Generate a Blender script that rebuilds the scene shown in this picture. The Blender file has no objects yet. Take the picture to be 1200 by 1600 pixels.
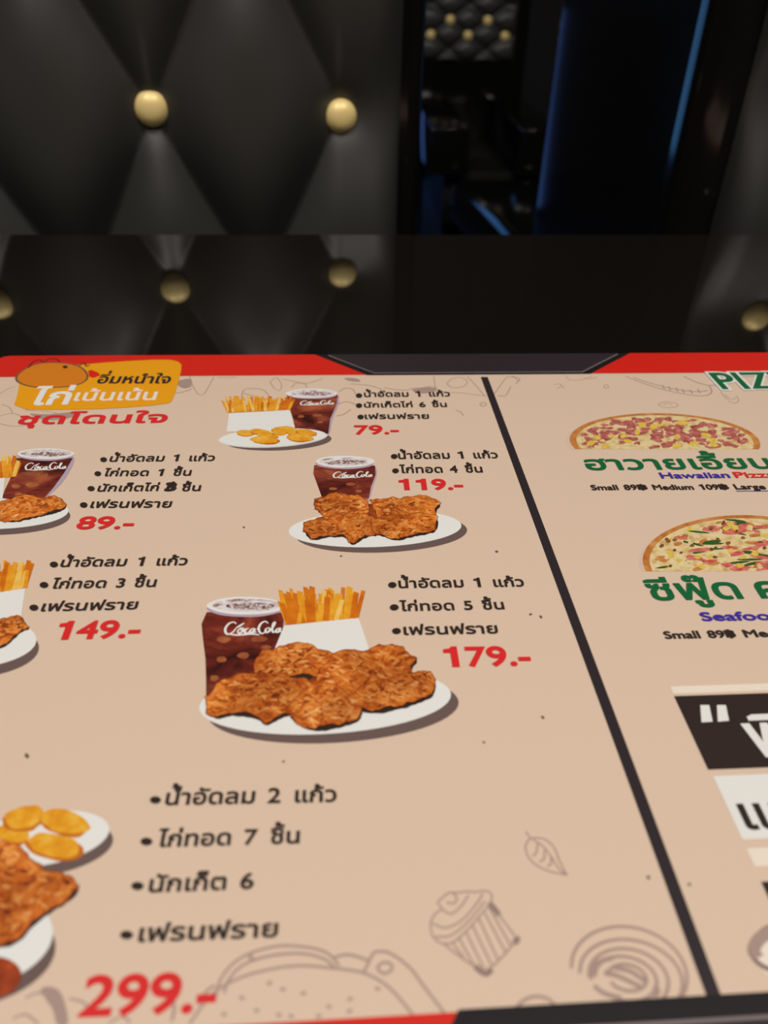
import bpy, bmesh, math, random
from mathutils import Vector, Matrix, geometry

# ------------------------------------------------------------------ camera, world, light
scene = bpy.context.scene
COL = scene.collection
scene.view_settings.view_transform = 'Standard'
scene.view_settings.look = 'None'
scene.view_settings.gamma = 1.0
scene.view_settings.use_curve_mapping = False
scene.view_settings.exposure = 0.0

F_PX, CAM_H = 1240.0, 0.155          # focal length in pixels of a 1200x1600 frame, eye height over the table top


def cam_vec(p):
    return Vector(((p[0] - 600) / F_PX, (p[1] - 800) / F_PX, 1.0))


AY = cam_vec((505, -95)).normalized()          # menu's long way up the table
AX = cam_vec((22300, 540))
AX = (AX - AY * AX.dot(AY)).normalized()       # menu's text direction
AZ = AX.cross(AY)                              # up
EYE = Vector((0, 0, CAM_H))

cam_data = bpy.data.cameras.new('camera')
cam = bpy.data.objects.new('camera', cam_data)
COL.objects.link(cam)
right = Vector((AX.x, AY.x, AZ.x))
down = Vector((AX.y, AY.y, AZ.y))
fwd = Vector((AX.z, AY.z, AZ.z))
m3 = Matrix((right, -down, -fwd)).transposed()
cam.matrix_world = Matrix.Translation(EYE) @ m3.to_4x4()
cam_data.sensor_fit = 'VERTICAL'
cam_data.sensor_height = 36.0
cam_data.lens = 36.0 * F_PX / 1600.0
cam_data.clip_start = 0.01
cam_data.dof.use_dof = True
cam_data.dof.focus_distance = 0.265
cam_data.dof.aperture_fstop = 11.5
scene.camera = cam

world = bpy.data.worlds.new('dim_room')
scene.world = world
world.use_nodes = True
world.node_tree.nodes['Background'].inputs[0].default_value = (1.0, 0.86, 0.7, 1)
world.node_tree.nodes['Background'].inputs[1].default_value = 0.02


def area_light(name, loc, aim, size, power, color, size_y=None):
    d = bpy.data.lights.new(name, 'AREA')
    d.energy = power
    d.color = color
    d.size = size
    if size_y:
        d.shape = 'RECTANGLE'
        d.size_y = size_y
    else:
        d.shape = 'DISK'
    o = bpy.data.objects.new(name, d)
    COL.objects.link(o)
    o.location = loc
    o.rotation_euler = (Vector(aim) - Vector(loc)).to_track_quat('-Z', 'Y').to_euler()
    return o


WARM = (1.0, 0.945, 0.88)
area_light('ceiling_downlight', (-0.55, -0.35, 1.84), (-0.2, 0.3, 0), 0.35, 17, WARM)
area_light('ceiling_downlight', (0.75, -0.30, 1.84), (0.3, 0.3, 0), 0.35, 17, WARM)
area_light('ceiling_downlight', (0.1, -1.2, 1.84), (0.1, 0.4, 0), 0.5, 10, WARM)
# blue glow behind the left seat: unseen panels, each added for an edge highlight
area_light('added_blue_glow', (-1.85, 2.4, -0.16), (0.25, 0.6, -0.2), 1.5, 5.5, (0.12, 0.38, 0.85), 0.6)
area_light('added_blue_glow', (0.03, 3.3, -0.36), (0.25, 1.0, -0.36), 0.12, 0.12, (0.14, 0.32, 1.0), 0.7)
area_light('added_blue_glow', (-0.62, 3.3, 0.40), (0.3, 1.7, -0.2), 1.0, 2.2, (0.12, 0.38, 1.0), 0.5)


# ------------------------------------------------------------------ helpers
def lin(c):
    return tuple(((v / 255.0) / 12.92 if v / 255.0 <= 0.04045 else ((v / 255.0 + 0.055) / 1.055) ** 2.4) for v in c) + (1.0,)


MATS = {}


def mat(name, rgb=None, rough=0.5, metal=0.0, ior=1.5, coat=0.0, linear=None, spec=0.5):
    if name in MATS:
        return MATS[name]
    m = bpy.data.materials.new(name)
    m.use_nodes = True
    b = m.node_tree.nodes['Principled BSDF']
    b.inputs['Base Color'].default_value = linear if linear else lin(rgb)
    b.inputs['Roughness'].default_value = rough
    b.inputs['Metallic'].default_value = metal
    b.inputs['IOR'].default_value = ior
    b.inputs['Coat Weight'].default_value = coat
    b.inputs['Specular IOR Level'].default_value = spec
    MATS[name] = m
    return m


def add_bump(m, scale, strength, dist=0.001, detail=3.0, voronoi=False):
    nt = m.node_tree
    b = nt.nodes['Principled BSDF']
    tc = nt.nodes.new('ShaderNodeTexCoord')
    t = nt.nodes.new('ShaderNodeTexVoronoi' if voronoi else 'ShaderNodeTexNoise')
    t.inputs['Scale'].default_value = scale
    if not voronoi:
        t.inputs['Detail'].default_value = detail
    bp = nt.nodes.new('ShaderNodeBump')
    bp.inputs['Strength'].default_value = strength
    bp.inputs['Distance'].default_value = dist
    nt.links.new(tc.outputs['Object'], t.inputs['Vector'])
    nt.links.new(t.outputs[0], bp.inputs['Height'])
    nt.links.new(bp.outputs[0], b.inputs['Normal'])


def noise_mat(name, stops, scale, detail=6.0, rough=0.35, distortion=0.0, scale2=None, sx=1.0, sy=1.0, nrough=0.6):
    """printed picture texture: noise through a colour ramp"""
    if name in MATS:
        return MATS[name]
    m = mat(name, stops[0][1], rough)
    nt = m.node_tree
    b = nt.nodes['Principled BSDF']
    tc = nt.nodes.new('ShaderNodeTexCoord')
    mp = nt.nodes.new('ShaderNodeMapping')
    mp.inputs['Scale'].default_value = (sx, sy, 1)
    n = nt.nodes.new('ShaderNodeTexNoise')
    n.inputs['Scale'].default_value = scale
    n.inputs['Detail'].default_value = detail
    n.inputs['Roughness'].default_value = nrough
    n.inputs['Distortion'].default_value = distortion
    r = nt.nodes.new('ShaderNodeValToRGB')
    el = r.color_ramp.elements
    el[0].position, el[0].color = stops[0][0], lin(stops[0][1])
    el[1].position, el[1].color = stops[-1][0], lin(stops[-1][1])
    for p, c in stops[1:-1]:
        e = el.new(p)
        e.color = lin(c)
    nt.links.new(tc.outputs['Object'], mp.inputs['Vector'])
    nt.links.new(mp.outputs[0], n.inputs['Vector'])
    nt.links.new(n.outputs[0], r.inputs['Fac'])
    nt.links.new(r.outputs['Color'], b.inputs['Base Color'])
    return m


def tag(o, label, cat, group=None):
    o['label'] = label
    o['category'] = cat
    if group:
        o['group'] = group
    return o


def empty(name, loc=(0, 0, 0), rz=0.0, parent=None):
    o = bpy.data.objects.new(name, None)
    o.empty_display_size = 0.02
    COL.objects.link(o)
    o.location = loc
    o.rotation_euler = (0, 0, rz)
    if parent:
        o.parent = parent
    return o


def link_mesh(name, bm, mats, parent=None, smooth=False, loc=None):
    me = bpy.data.meshes.new(name)
    bm.to_mesh(me)
    bm.free()
    for m in (mats if isinstance(mats, (list, tuple)) else [mats]):
        me.materials.append(m)
    if smooth:
        for p in me.polygons:
            p.use_smooth = True
    o = bpy.data.objects.new(name, me)
    COL.objects.link(o)
    if parent:
        o.parent = parent
    if loc is not None:
        o.location = loc
    return o


def bm_box(bm, lo, hi, bevel=0.0, seg=4):
    r = bmesh.ops.create_cube(bm, size=1.0)
    vs = r['verts']
    lo, hi = Vector(lo), Vector(hi)
    for v in vs:
        v.co = Vector(((v.co.x + .5) * (hi.x - lo.x) + lo.x, (v.co.y + .5) * (hi.y - lo.y) + lo.y, (v.co.z + .5) * (hi.z - lo.z) + lo.z))
    if bevel > 0:
        es = set()
        for v in vs:
            for e in v.link_edges:
                es.add(e)
        bmesh.ops.bevel(bm, geom=list(es), offset=bevel, segments=seg, profile=0.5, affect='EDGES')
    return bm


def bm_lathe(bm, prof, n=40, center=(0, 0), cap=True):
    rings = []
    for r, z in prof:
        rings.append([bm.verts.new((center[0] + r * math.cos(2 * math.pi * i / n), center[1] + r * math.sin(2 * math.pi * i / n), z)) for i in range(n)])
    for a, b in zip(rings[:-1], rings[1:]):
        for i in range(n):
            bm.faces.new((a[i], a[(i + 1) % n], b[(i + 1) % n], b[i]))
    if cap:
        bm.faces.new(list(reversed(rings[0])))
        bm.faces.new(rings[-1])
    return bm


def bm_tube(bm, pts, rad, n=12):
    rings = []
    for i, p in enumerate(pts):
        p = Vector(p)
        a = Vector(pts[max(0, i - 1)])
        b = Vector(pts[min(len(pts) - 1, i + 1)])
        t = (b - a).normalized()
        u = t.cross(Vector((0, 0, 1)))
        if u.length < 1e-4:
            u = Vector((1, 0, 0))
        u.normalize()
        w = t.cross(u)
        rings.append([bm.verts.new(p + rad * (math.cos(2 * math.pi * k / n) * u + math.sin(2 * math.pi * k / n) * w)) for k in range(n)])
    for a, b in zip(rings[:-1], rings[1:]):
        for i in range(n):
            bm.faces.new((a[i], b[i], b[(i + 1) % n], a[(i + 1) % n]))
    bm.faces.new(rings[0])
    bm.faces.new(list(reversed(rings[-1])))
    bmesh.ops.recalc_face_normals(bm, faces=bm.faces[:])
    return bm


def structure(name, lo, hi, m):
    bm = bmesh.new()
    bm_box(bm, lo, hi)
    o = link_mesh(name, bm, m)
    o['kind'] = 'structure'
    return o


# ------------------------------------------------------------------ the room
FLOOR = -0.74
wall_m = mat('dark_wall_paint', (26, 22, 21), 0.7)
floor_m = mat('dark_floor_tile', (24, 21, 20), 0.55)
add_bump(floor_m, 40, 0.1, 0.001)
ceil_m = mat('charcoal_ceiling_paint', (30, 27, 25), 0.8)
structure('floor', (-2.6, -2.6, FLOOR - 0.05), (2.6, 4.1, FLOOR), floor_m)
structure('ceiling', (-2.6, -2.6, 1.92), (2.6, 4.1, 1.97), ceil_m)
structure('wall_back', (-2.6, 4.0, FLOOR), (2.6, 4.1, 1.92), wall_m)
structure('wall_front', (-2.6, -2.6, FLOOR), (2.6, -2.5, 1.92), wall_m)
structure('wall_left', (-2.6, -2.5, FLOOR), (-2.5, 4.0, 1.92), wall_m)
structure('wall_right', (2.5, -2.5, FLOOR), (2.6, 4.0, 1.92), wall_m)

# ------------------------------------------------------------------ seats
leather = mat('black_leather', linear=(0.030, 0.0285, 0.0255, 1), rough=0.46, spec=0.6)
add_bump(leather, 900, 0.12, 0.0004)
leather_side = mat('black_leather_smooth', linear=(0.006, 0.0055, 0.005, 1), rough=0.10, spec=0.5)
add_bump(leather_side, 700, 0.03, 0.0002)
seat_leather = mat('black_seat_leather', linear=(0.007, 0.0065, 0.006, 1), rough=0.55, spec=0.3)
seat_base_m = mat('black_painted_wood', linear=(0.01, 0.009, 0.008, 1), rough=0.5)
brass = mat('satin_brass', (255, 226, 152), 0.42, metal=0.15)
steel = mat('brushed_steel', (190, 188, 184), 0.3, metal=1.0)


def frac_dist(x):
    return abs(x - round(x)) * 2.0


def pillow(f, n):
    return 1.0 - (1.0 - f) ** n


def tuft_height(s, z, hw, hh, s_lo, s_hi, amp):
    """height of quilted leather at (s, z); a button sits at (0, 0), rows hh apart, staggered by hw.
    Beyond the outermost button columns the folds run level to the border."""
    n = 2.9
    if s > s_hi or s < s_lo:
        v = amp * pillow(frac_dist(z / (2 * hh)), n) ** 2
        c = s_hi if s > s_hi else s_lo
        ds = s - c
    else:
        p = (s / hw + z / hh) / 2
        q = (s / hw - z / hh) / 2
        v = amp * pillow(frac_dist(p), n) * pillow(frac_dist(q), n)
    # dimple at each button
    k = round(z / hh)
    off = 0.0 if k % 2 == 0 else hw
    bs = round((s - off) / (2 * hw)) * 2 * hw + off
    r2 = (s - bs) ** 2 + (z - k * hh) ** 2
    v -= 0.25 * amp * math.exp(-r2 / (2 * (0.16 * hw) ** 2))
    return v


def tufted_seat(name, label, loc, rz, s_panel, s_body, z_panel, z_body, hw, hh, col_range, z_btn, thick, amp, group,
                seat=True, vis_rows=(-1, 0, 1), step=0.0022, btn_r=0.0113, bevel=0.014, max_btn=99, seat_bevel=0.03, seat_inset=0.0):
    """origin of the local frame: at a button of the main row, on the front plane, y runs into the backrest"""
    root = empty(name, loc, rz)
    tag(root, label, 'seat', group)
    zf = FLOOR - loc[2]
    # backrest body with rounded edges
    bm = bmesh.new()
    bm_box(bm, (s_body[0], 0.0, z_body[0]), (s_body[1], thick, z_body[1]), bevel, 6)
    link_mesh('backrest_shell', bm, leather_side, root, True)
    # quilted front
    bm = bmesh.new()
    ns = int((s_panel[1] - s_panel[0]) / step) + 1
    nz = int((z_panel[1] - z_panel[0]) / step) + 1
    s_hi, s_lo = col_range[1] * 2 * hw, col_range[0] * 2 * hw
    grid = []
    for j in range(nz + 1):
        row = []
        z = z_panel[0] + (z_panel[1] - z_panel[0]) * j / nz
        for i in range(ns + 1):
            s = s_panel[0] + (s_panel[1] - s_panel[0]) * i / ns
            h = tuft_height(s, z, hw, hh, s_lo - 1e-6, s_hi + 1e-6, amp)
            e = min(s - s_panel[0], s_panel[1] - s, z - z_panel[0], z_panel[1] - z)
            roll = min(1.0, max(0.0, e / (0.35 * hw)))
            roll = math.sqrt(max(0.0, 1 - (1 - roll) ** 2))
            h = 0.001 + (h + 0.3 * amp) * roll
            row.append(bm.verts.new((s, -h, z)))
        grid.append(row)
    for j in range(nz):
        for i in range(ns):
            bm.faces.new((grid[j][i], grid[j][i + 1], grid[j + 1][i + 1], grid[j + 1][i]))
    link_mesh('tufted_panel', bm, leather, root, True)
    # buttons
    first = None
    count = 0
    for k in vis_rows:
        cols = range(col_range[0], col_range[1] + (1 if k % 2 == 0 else 0))
        for c in cols:
            s = c * 2 * hw + (0 if k % 2 == 0 else hw)
            z = k * hh + z_btn.get((k, c), 0.0)
            if count >= max_btn:
                continue
            count += 1
            if first is None:
                b = bmesh.new()
                R = btn_r
                prof = [(R * 0.9, 0.0), (R, 0.0012), (R * 0.985, 0.0026), (R * 0.93, 0.0043), (R * 0.82, 0.0060), (R * 0.66, 0.0074), (R * 0.46, 0.0084), (R * 0.22, 0.0089), (R * 0.03, 0.0090)]
                bm_lathe(b, prof, 36)
                bmesh.ops.rotate(b, verts=b.verts[:], cent=(0, 0, 0), matrix=Matrix.Rotation(math.radians(90), 3, 'X'))
                bmesh.ops.recalc_face_normals(b, faces=b.faces[:])
                first = link_mesh('button', b, brass, root, True)
                o = first
            else:
                o = first.copy()
                COL.objects.link(o)
                o.parent = root
            o.location = (s, -0.001 - 0.1 * amp, z)
    if seat:
        bm = bmesh.new()
        bm_box(bm, (s_body[0] + seat_inset, -0.40, zf + 0.33), (s_body[1], -0.002, zf + 0.45), seat_bevel, 5)
        link_mesh('seat_cushion', bm, seat_leather, root, True)
        bm = bmesh.new()
        bm_box(bm, (s_body[0] + 0.01 + seat_inset, -0.32, zf + 0.0), (s_body[1] - 0.01, thick - 0.01, zf + 0.335), 0.004, 2)
        link_mesh('plinth', bm, seat_base_m, root)
    return root


TH = math.atan2(0.0175, 0.1259)
SEATS = 'black tufted restaurant seats'
tufted_seat('tufted_sofa', 'black button-tufted sofa straight behind the menu, two big brass buttons showing',
            (0.0095, 0.6151, 0.058), TH, (-0.425, 0.043), (-0.465, 0.062), (-0.36, 0.30), (-0.46, 0.34),
            0.0636, 0.120, (-3, 0), {(0, 0): -0.003, (0, -1): 0.003, (0, -2): 0.009}, 0.11, 0.020, SEATS)
tufted_seat('tufted_sofa', 'black sofa cut by the right edge, its smooth side rimmed in blue light',
            (0.337, 0.585, 0.079), 0.0, (-0.054, 0.45), (-0.086, 0.49), (-0.36, 0.28), (-0.46, 0.32),
            0.0636, 0.120, (0, 3), {}, 0.42, 0.020, SEATS, bevel=0.03)
tufted_seat('tufted_sofa', 'distant black sofa with five tiny brass buttons, seen between the two near sofas',
            (0.2755, 2.40, -0.040), 0.0, (-0.042, 0.225), (-0.046, 0.26), (-0.06, 0.30), (-0.36, 0.34),
            0.049, 0.034, (0, 2), {}, 0.12, 0.012, SEATS, vis_rows=(0, 1), step=0.003, btn_r=0.0125, seat_bevel=0.002, seat_inset=0.05)

far = bpy.data.objects['tufted_sofa.002']
for ax in (0.008, 0.2145):
    bm = bmesh.new()
    bm_box(bm, (ax - 0.045, -0.44, -0.249), (ax + 0.045, -0.002, -0.147), 0.0015, 2)
    link_mesh('armrest', bm, leather_side, far, True)

# low padded stool behind the gap: its rounded left edge catches the added blue glow
st = empty('padded_stool', (0.50, 1.75, FLOOR))
tag(st, 'low black padded stool in the dark gap, its rounded edge catching a blue streak', 'stool')
bm = bmesh.new()
top = [(-0.215, 0.19), (-0.16, -0.27), (0.10, -0.27), (0.16, 0.19)]
vs_lo = [bm.verts.new((x, y, 0.35)) for x, y in top]
vs_hi = [bm.verts.new((x, y, 0.452)) for x, y in top]
bm.faces.new(list(vs_lo))
bm.faces.new(list(reversed(vs_hi)))
for i in range(4):
    j = (i + 1) % 4
    bm.faces.new((vs_lo[i], vs_hi[i], vs_hi[j], vs_lo[j]))
bmesh.ops.recalc_face_normals(bm, faces=bm.faces[:])
bmesh.ops.bevel(bm, geom=bm.edges[:], offset=0.028, segments=6, profile=0.5, affect='EDGES')
link_mesh('cushion', bm, leather_side, st, True)
for x, y in ((-0.15, 0.14), (-0.11, -0.22), (0.06, -0.22), (0.11, 0.14)):
    bm = bmesh.new()
    bm_tube(bm, [(x, y, 0.0), (x, y, 0.352)], 0.016)
    link_mesh('leg', bm, seat_base_m, st, True)

# far table foot and chrome post
ft = empty('pedestal_table', (0.50, 3.15, FLOOR))
tag(ft, 'far table with a pale round steel foot low in the dark gap', 'table')
bm = bmesh.new()
bm_lathe(bm, [(0.11, 0.0), (0.11, 0.012), (0.09, 0.022), (0.03, 0.034)], 48)
link_mesh('foot', bm, steel, ft, True)
bm = bmesh.new()
bm_lathe(bm, [(0.025, 0.03), (0.025, 0.40)], 24)
link_mesh('column', bm, seat_base_m, ft, True)
bm = bmesh.new()
bm_lathe(bm, [(0.15, 0.395), (0.16, 0.40), (0.16, 0.425), (0.15, 0.43)], 48)
link_mesh('tabletop', bm, seat_base_m, ft)

# ------------------------------------------------------------------ the dining table
TROT = math.atan2(0.009, 0.502)
tb = empty('dining_table', (0.10, 0.165, FLOOR), TROT)
tag(tb, 'glossy black table under the menu, mirroring the tufted sofas', 'table')
gloss = mat('black_gloss_laminate', linear=(0.009, 0.0072, 0.0058, 1), rough=0.03, ior=2.4)
bm = bmesh.new()
bm_box(bm, (-0.62, -0.36, -FLOOR - 0.032), (0.62, 0.3605, -FLOOR), 0.0015, 3)
link_mesh('tabletop', bm, gloss, tb)
bm = bmesh.new()
bm_lathe(bm, [(0.035, 0.03), (0.035, -FLOOR - 0.032)], 32, (0, -0.19))
link_mesh('column', bm, seat_base_m, tb, True)
bm = bmesh.new()
bm_lathe(bm, [(0.19, 0.0), (0.19, 0.012), (0.16, 0.024), (0.05, 0.035)], 48, (0, -0.19))
link_mesh('foot', bm, seat_base_m, tb, True)

# ------------------------------------------------------------------ the menu: a printed board lying on the table
ZM = 0.0022                       # top of the board
MU0, MU1, MV0, MV1 = -0.1456, 0.2802, 0.0375, 0.3345
MC = Vector(((MU0 + MU1) / 2, (MV0 + MV1) / 2, 0))
menu = empty('menu', MC)
tag(menu, 'large printed restaurant menu of fried chicken sets and pizzas on the table', 'menu')


def P(px, py):
    """photo pixel -> point of the menu sheet"""
    c = cam_vec((px, py))
    d = right * c.x + down * c.y + fwd * c.z
    t = (ZM - CAM_H) / d.z
    q = EYE + d * t
    return Vector((q.x, q.y))


ink = dict(
    brown=mat('ink_dark_brown', (52, 40, 37), 0.42), tab=mat('ink_plum_black', (50, 41, 45), 0.42),
    tabdark=mat('ink_near_black', (30, 25, 27), 0.42), grey=mat('ink_grey', (128, 118, 118), 0.42),
    red=mat('ink_red', (222, 38, 24), 0.42), pricered=mat('ink_price_red', (226, 44, 44), 0.42),
    white=mat('ink_white', (240, 238, 234), 0.42), cream=mat('ink_cream', (246, 232, 216), 0.42),
    shadow=mat('ink_plate_shadow', (112, 92, 88), 0.42), line=mat('ink_sketch_line', (176, 150, 140), 0.42),
    green=mat('ink_green', (22, 104, 58), 0.42), blue=mat('ink_violet_blue', (66, 48, 168), 0.42),
    yellow=mat('ink_yellow', (243, 166, 20), 0.42), orange=mat('ink_orange', (222, 130, 30), 0.42),
    lavender=mat('ink_lavender', (186, 166, 186), 0.42), pizza_shadow=mat('ink_pizza_shadow', (226, 196, 178), 0.42),
    black=mat('ink_black', (52, 40, 36), 0.42), pink=mat('ink_pink', (208, 120, 116), 0.42),
    speck=mat('speck_brown', (98, 84, 66), 0.6), sketchdark=mat('ink_sketch_dark', (138, 114, 110), 0.42),
)
paper = mat('laminated_beige_paper', (229, 203, 180), 0.36)
chicken_m = noise_mat('print_fried_chicken', [(0.30, (112, 46, 14)), (0.40, (172, 80, 24)), (0.48, (208, 110, 38)), (0.57, (226, 138, 58)), (0.70, (244, 184, 112))],
                      260, 8, 0.42, 1.6, nrough=0.72)
chicken_dark = noise_mat('print_chicken_crevice', [(0.30, (104, 42, 14)), (0.5, (158, 70, 22)), (0.70, (190, 96, 36))], 500, 5, 0.42)
chicken_lite = noise_mat('print_chicken_crumb', [(0.30, (212, 118, 46)), (0.5, (232, 152, 74)), (0.72, (248, 198, 134))], 500, 5, 0.42)
cola_m = noise_mat('print_cola', [(0.32, (58, 18, 14)), (0.45, (108, 38, 28)), (0.56, (138, 58, 42)), (0.68, (170, 92, 60))], 130, 4, 0.42, 0.8, sx=0.6)
cola_amber = noise_mat('print_cola_amber', [(0.3, (140, 66, 40)), (0.7, (186, 112, 64))], 300, 4, 0.42)
foam_m = noise_mat('print_cola_ice', [(0.36, (150, 104, 100)), (0.46, (214, 202, 204)), (0.6, (240, 236, 236))], 420, 5, 0.42, sx=0.6)
fry_m = [noise_mat('print_fry_gold', [(0.3, (230, 140, 22)), (0.7, (246, 182, 52))], 200, 3, 0.42),
         noise_mat('print_fry_pale', [(0.3, (244, 186, 70)), (0.7, (250, 212, 120))], 200, 3, 0.42),
         noise_mat('print_fry_deep', [(0.3, (204, 100, 14)), (0.7, (232, 134, 26))], 200, 3, 0.42)]
nugget_m = noise_mat('print_nugget', [(0.3, (226, 142, 24)), (0.5, (240, 170, 40)), (0.72, (248, 200, 84))], 260, 5, 0.42)
nugget_dark = noise_mat('print_nugget_crust', [(0.3, (190, 96, 20)), (0.7, (222, 134, 34))], 260, 5, 0.42)
plate_m = mat('print_plate_white', (240, 240, 236), 0.42)
box_m = mat('print_box_white', (240, 238, 234), 0.42)
sauce_m = noise_mat('print_sauce', [(0.3, (120, 40, 14)), (0.6, (176, 72, 28)), (0.8, (210, 120, 60))], 250, 4, 0.42)
crust_m = noise_mat('print_pizza_crust', [(0.3, (176, 98, 40)), (0.55, (208, 138, 70)), (0.75, (226, 170, 104))], 260, 5, 0.42)
cheese_m = noise_mat('print_pizza_cheese', [(0.3, (196, 150, 90)), (0.45, (226, 198, 140)), (0.6, (238, 220, 170)), (0.75, (214, 150, 90))], 330, 6, 0.42)
ham_m = noise_mat('print_ham', [(0.3, (140, 62, 56)), (0.5, (188, 100, 92)), (0.7, (222, 150, 138))], 420, 5, 0.42)
pine_m = noise_mat('print_pineapple', [(0.3, (216, 176, 50)), (0.7, (240, 212, 100))], 420, 4, 0.42)
pepper_m = mat('print_pepper_green', (58, 92, 40), 0.42)
crab_m = noise_mat('print_crab_stick', [(0.35, (196, 70, 60)), (0.6, (226, 130, 118)), (0.75, (240, 200, 186))], 420, 3, 0.42)
olive_m = noise_mat('print_mushroom', [(0.3, (92, 58, 30)), (0.7, (158, 108, 60))], 420, 3, 0.42)
rng = random.Random(7)


def add_patches(m, scale, lo, hi):
    """broad lighter and browner patches in a printed texture"""
    nt = m.node_tree
    b = nt.nodes['Principled BSDF']
    src = b.inputs['Base Color'].links[0].from_socket
    tc = nt.nodes.new('ShaderNodeTexCoord')
    n = nt.nodes.new('ShaderNodeTexNoise')
    n.inputs['Scale'].default_value = scale
    n.inputs['Detail'].default_value = 2.0
    r = nt.nodes.new('ShaderNodeValToRGB')
    r.color_ramp.elements[0].position, r.color_ramp.elements[0].color = 0.36, lo + (1,)
    r.color_ramp.elements[1].position, r.color_ramp.elements[1].color = 0.62, hi + (1,)
    mx = nt.nodes.new('ShaderNodeMix')
    mx.data_type = 'RGBA'
    mx.blend_type = 'MULTIPLY'
    mx.inputs[0].default_value = 1.0
    nt.links.new(tc.outputs['Object'], n.inputs['Vector'])
    nt.links.new(n.outputs[0], r.inputs['Fac'])
    nt.links.new(src, mx.inputs[6])
    nt.links.new(r.outputs['Color'], mx.inputs[7])
    nt.links.new(mx.outputs[2], b.inputs['Base Color'])


for m_ in (chicken_m, chicken_dark, chicken_lite):
    add_patches(m_, 75, (0.76, 0.66, 0.56), (1.12, 1.12, 1.08))
add_patches(cola_m, 50, (0.62, 0.6, 0.6), (1.15, 1.1, 1.05))


class Art:
    """flat print on the menu sheet; every call adds faces; heights keep the printing order"""

    def __init__(self, layer):
        self.bm = bmesh.new()
        self.mats = []
        self.z = ZM + layer * 1.5e-5
        self.k = 0

    def mi(self, m):
        if m not in self.mats:
            self.mats.append(m)
        return self.mats.index(m)

    def bump(self, n=1):
        self.z += 1.5e-6 * n

    def face(self, uv, m, z=None):
        z = self.z if z is None else z
        a = sum(uv[i][0] * uv[(i + 1) % len(uv)][1] - uv[(i + 1) % len(uv)][0] * uv[i][1] for i in range(len(uv)))
        if a < 0:
            uv = list(reversed(uv))
        f = self.bm.faces.new([self.bm.verts.new((u - MC.x, v - MC.y, z)) for u, v in uv])
        f.material_index = self.mi(m)

    def tris(self, polys, m):
        """fill outline + holes (uv)"""
        pts = [p for pl in polys for p in pl]
        for t in geometry.tessellate_polygon([[Vector((p[0], p[1], 0)) for p in pl] for pl in polys]):
            tri = [pts[i] for i in t]
            a = (tri[1][0] - tri[0][0]) * (tri[2][1] - tri[0][1]) - (tri[2][0] - tri[0][0]) * (tri[1][1] - tri[0][1])
            if abs(a) > 1e-13:
                self.face(tri, m)

    def poly(self, px, m, jag=0.0, sub=0, smooth=0):
        """outline in photo pixels; jag: ragged crust edge"""
        pts = [Vector(p) for p in px]
        for _ in range(smooth):
            q = []
            for i in range(len(pts)):
                a, b = pts[i], pts[(i + 1) % len(pts)]
                q += [a * .75 + b * .25, a * .25 + b * .75]
            pts = q
        for _ in range(sub):
            q = []
            for i in range(len(pts)):
                a, b = pts[i], pts[(i + 1) % len(pts)]
                d = (b - a)
                nrm = Vector((-d.y, d.x))
                q += [a, (a + b) / 2 + nrm * rng.uniform(-jag, jag)]
            pts = q
        self.tris([[P(p.x, p.y) for p in pts]], m)
        self.bump()
        return pts

    def ellipse(self, c, rx, ry, m, tilt=0.0, n=56, arc=None):
        t = math.radians(tilt)
        out = []
        for i in range(n):
            a = 2 * math.pi * i / n
            x, y = rx * math.cos(a), ry * math.sin(a)
            out.append(P(c[0] + x * math.cos(t) - y * math.sin(t), c[1] + x * math.sin(t) + y * math.cos(t)))
        self.face(out, m)
        self.bump()

    def ribbon(self, uv, w, m, closed=False, taper=None):
        n = len(uv)
        L = []
        for i in range(n):
            a = uv[(i - 1) % n] if (closed or i > 0) else uv[i]
            b = uv[(i + 1) % n] if (closed or i < n - 1) else uv[i]
            d = (Vector(b) - Vector(a))
            if d.length < 1e-9:
                d = Vector((1, 0))
            d.normalize()
            ww = w * (taper[i] if taper else 1.0)
            L.append((Vector(uv[i]) + Vector((-d.y, d.x)) * ww / 2, Vector(uv[i]) - Vector((-d.y, d.x)) * ww / 2))
        for i in range(n if closed else n - 1):
            a, b = L[i], L[(i + 1) % n]
            self.face([a[0], a[1], b[1], b[0]], m)
            self.z += 4e-7

    def stroke(self, px, w, m, closed=False, sub=6, taper=None):
        """smooth line through pixels (Catmull-Rom); w in metres"""
        pts = [Vector(p) for p in px]
        n = len(pts)
        out = []
        rngi = range(n if closed else n - 1)
        if n == 2:
            out = pts
        else:
            for i in rngi:
                p0 = pts[(i - 1) % n] if (closed or i > 0) else pts[i]
                p1, p2 = pts[i], pts[(i + 1) % n]
                p3 = pts[(i + 2) % n] if (closed or i < n - 2) else p2
                for k in range(sub):
                    t = k / sub
                    out.append(0.5 * ((2 * p1) + (p2 - p0) * t + (2 * p0 - 5 * p1 + 4 * p2 - p3) * t * t + (3 * p1 - p0 - 3 * p2 + p3) * t ** 3))
            if not closed:
                out.append(pts[-1])
        tp = None
        if taper:
            tp = [taper(i / max(1, len(out) - 1)) for i in range(len(out))]
        self.ribbon([P(p.x, p.y) for p in out], w, m, closed, tp)
        self.bump()

    def build(self, name, parent, label=None):
        o = link_mesh(name, self.bm, self.mats, parent)
        if label:
            o['label'] = label
        return o


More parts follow.
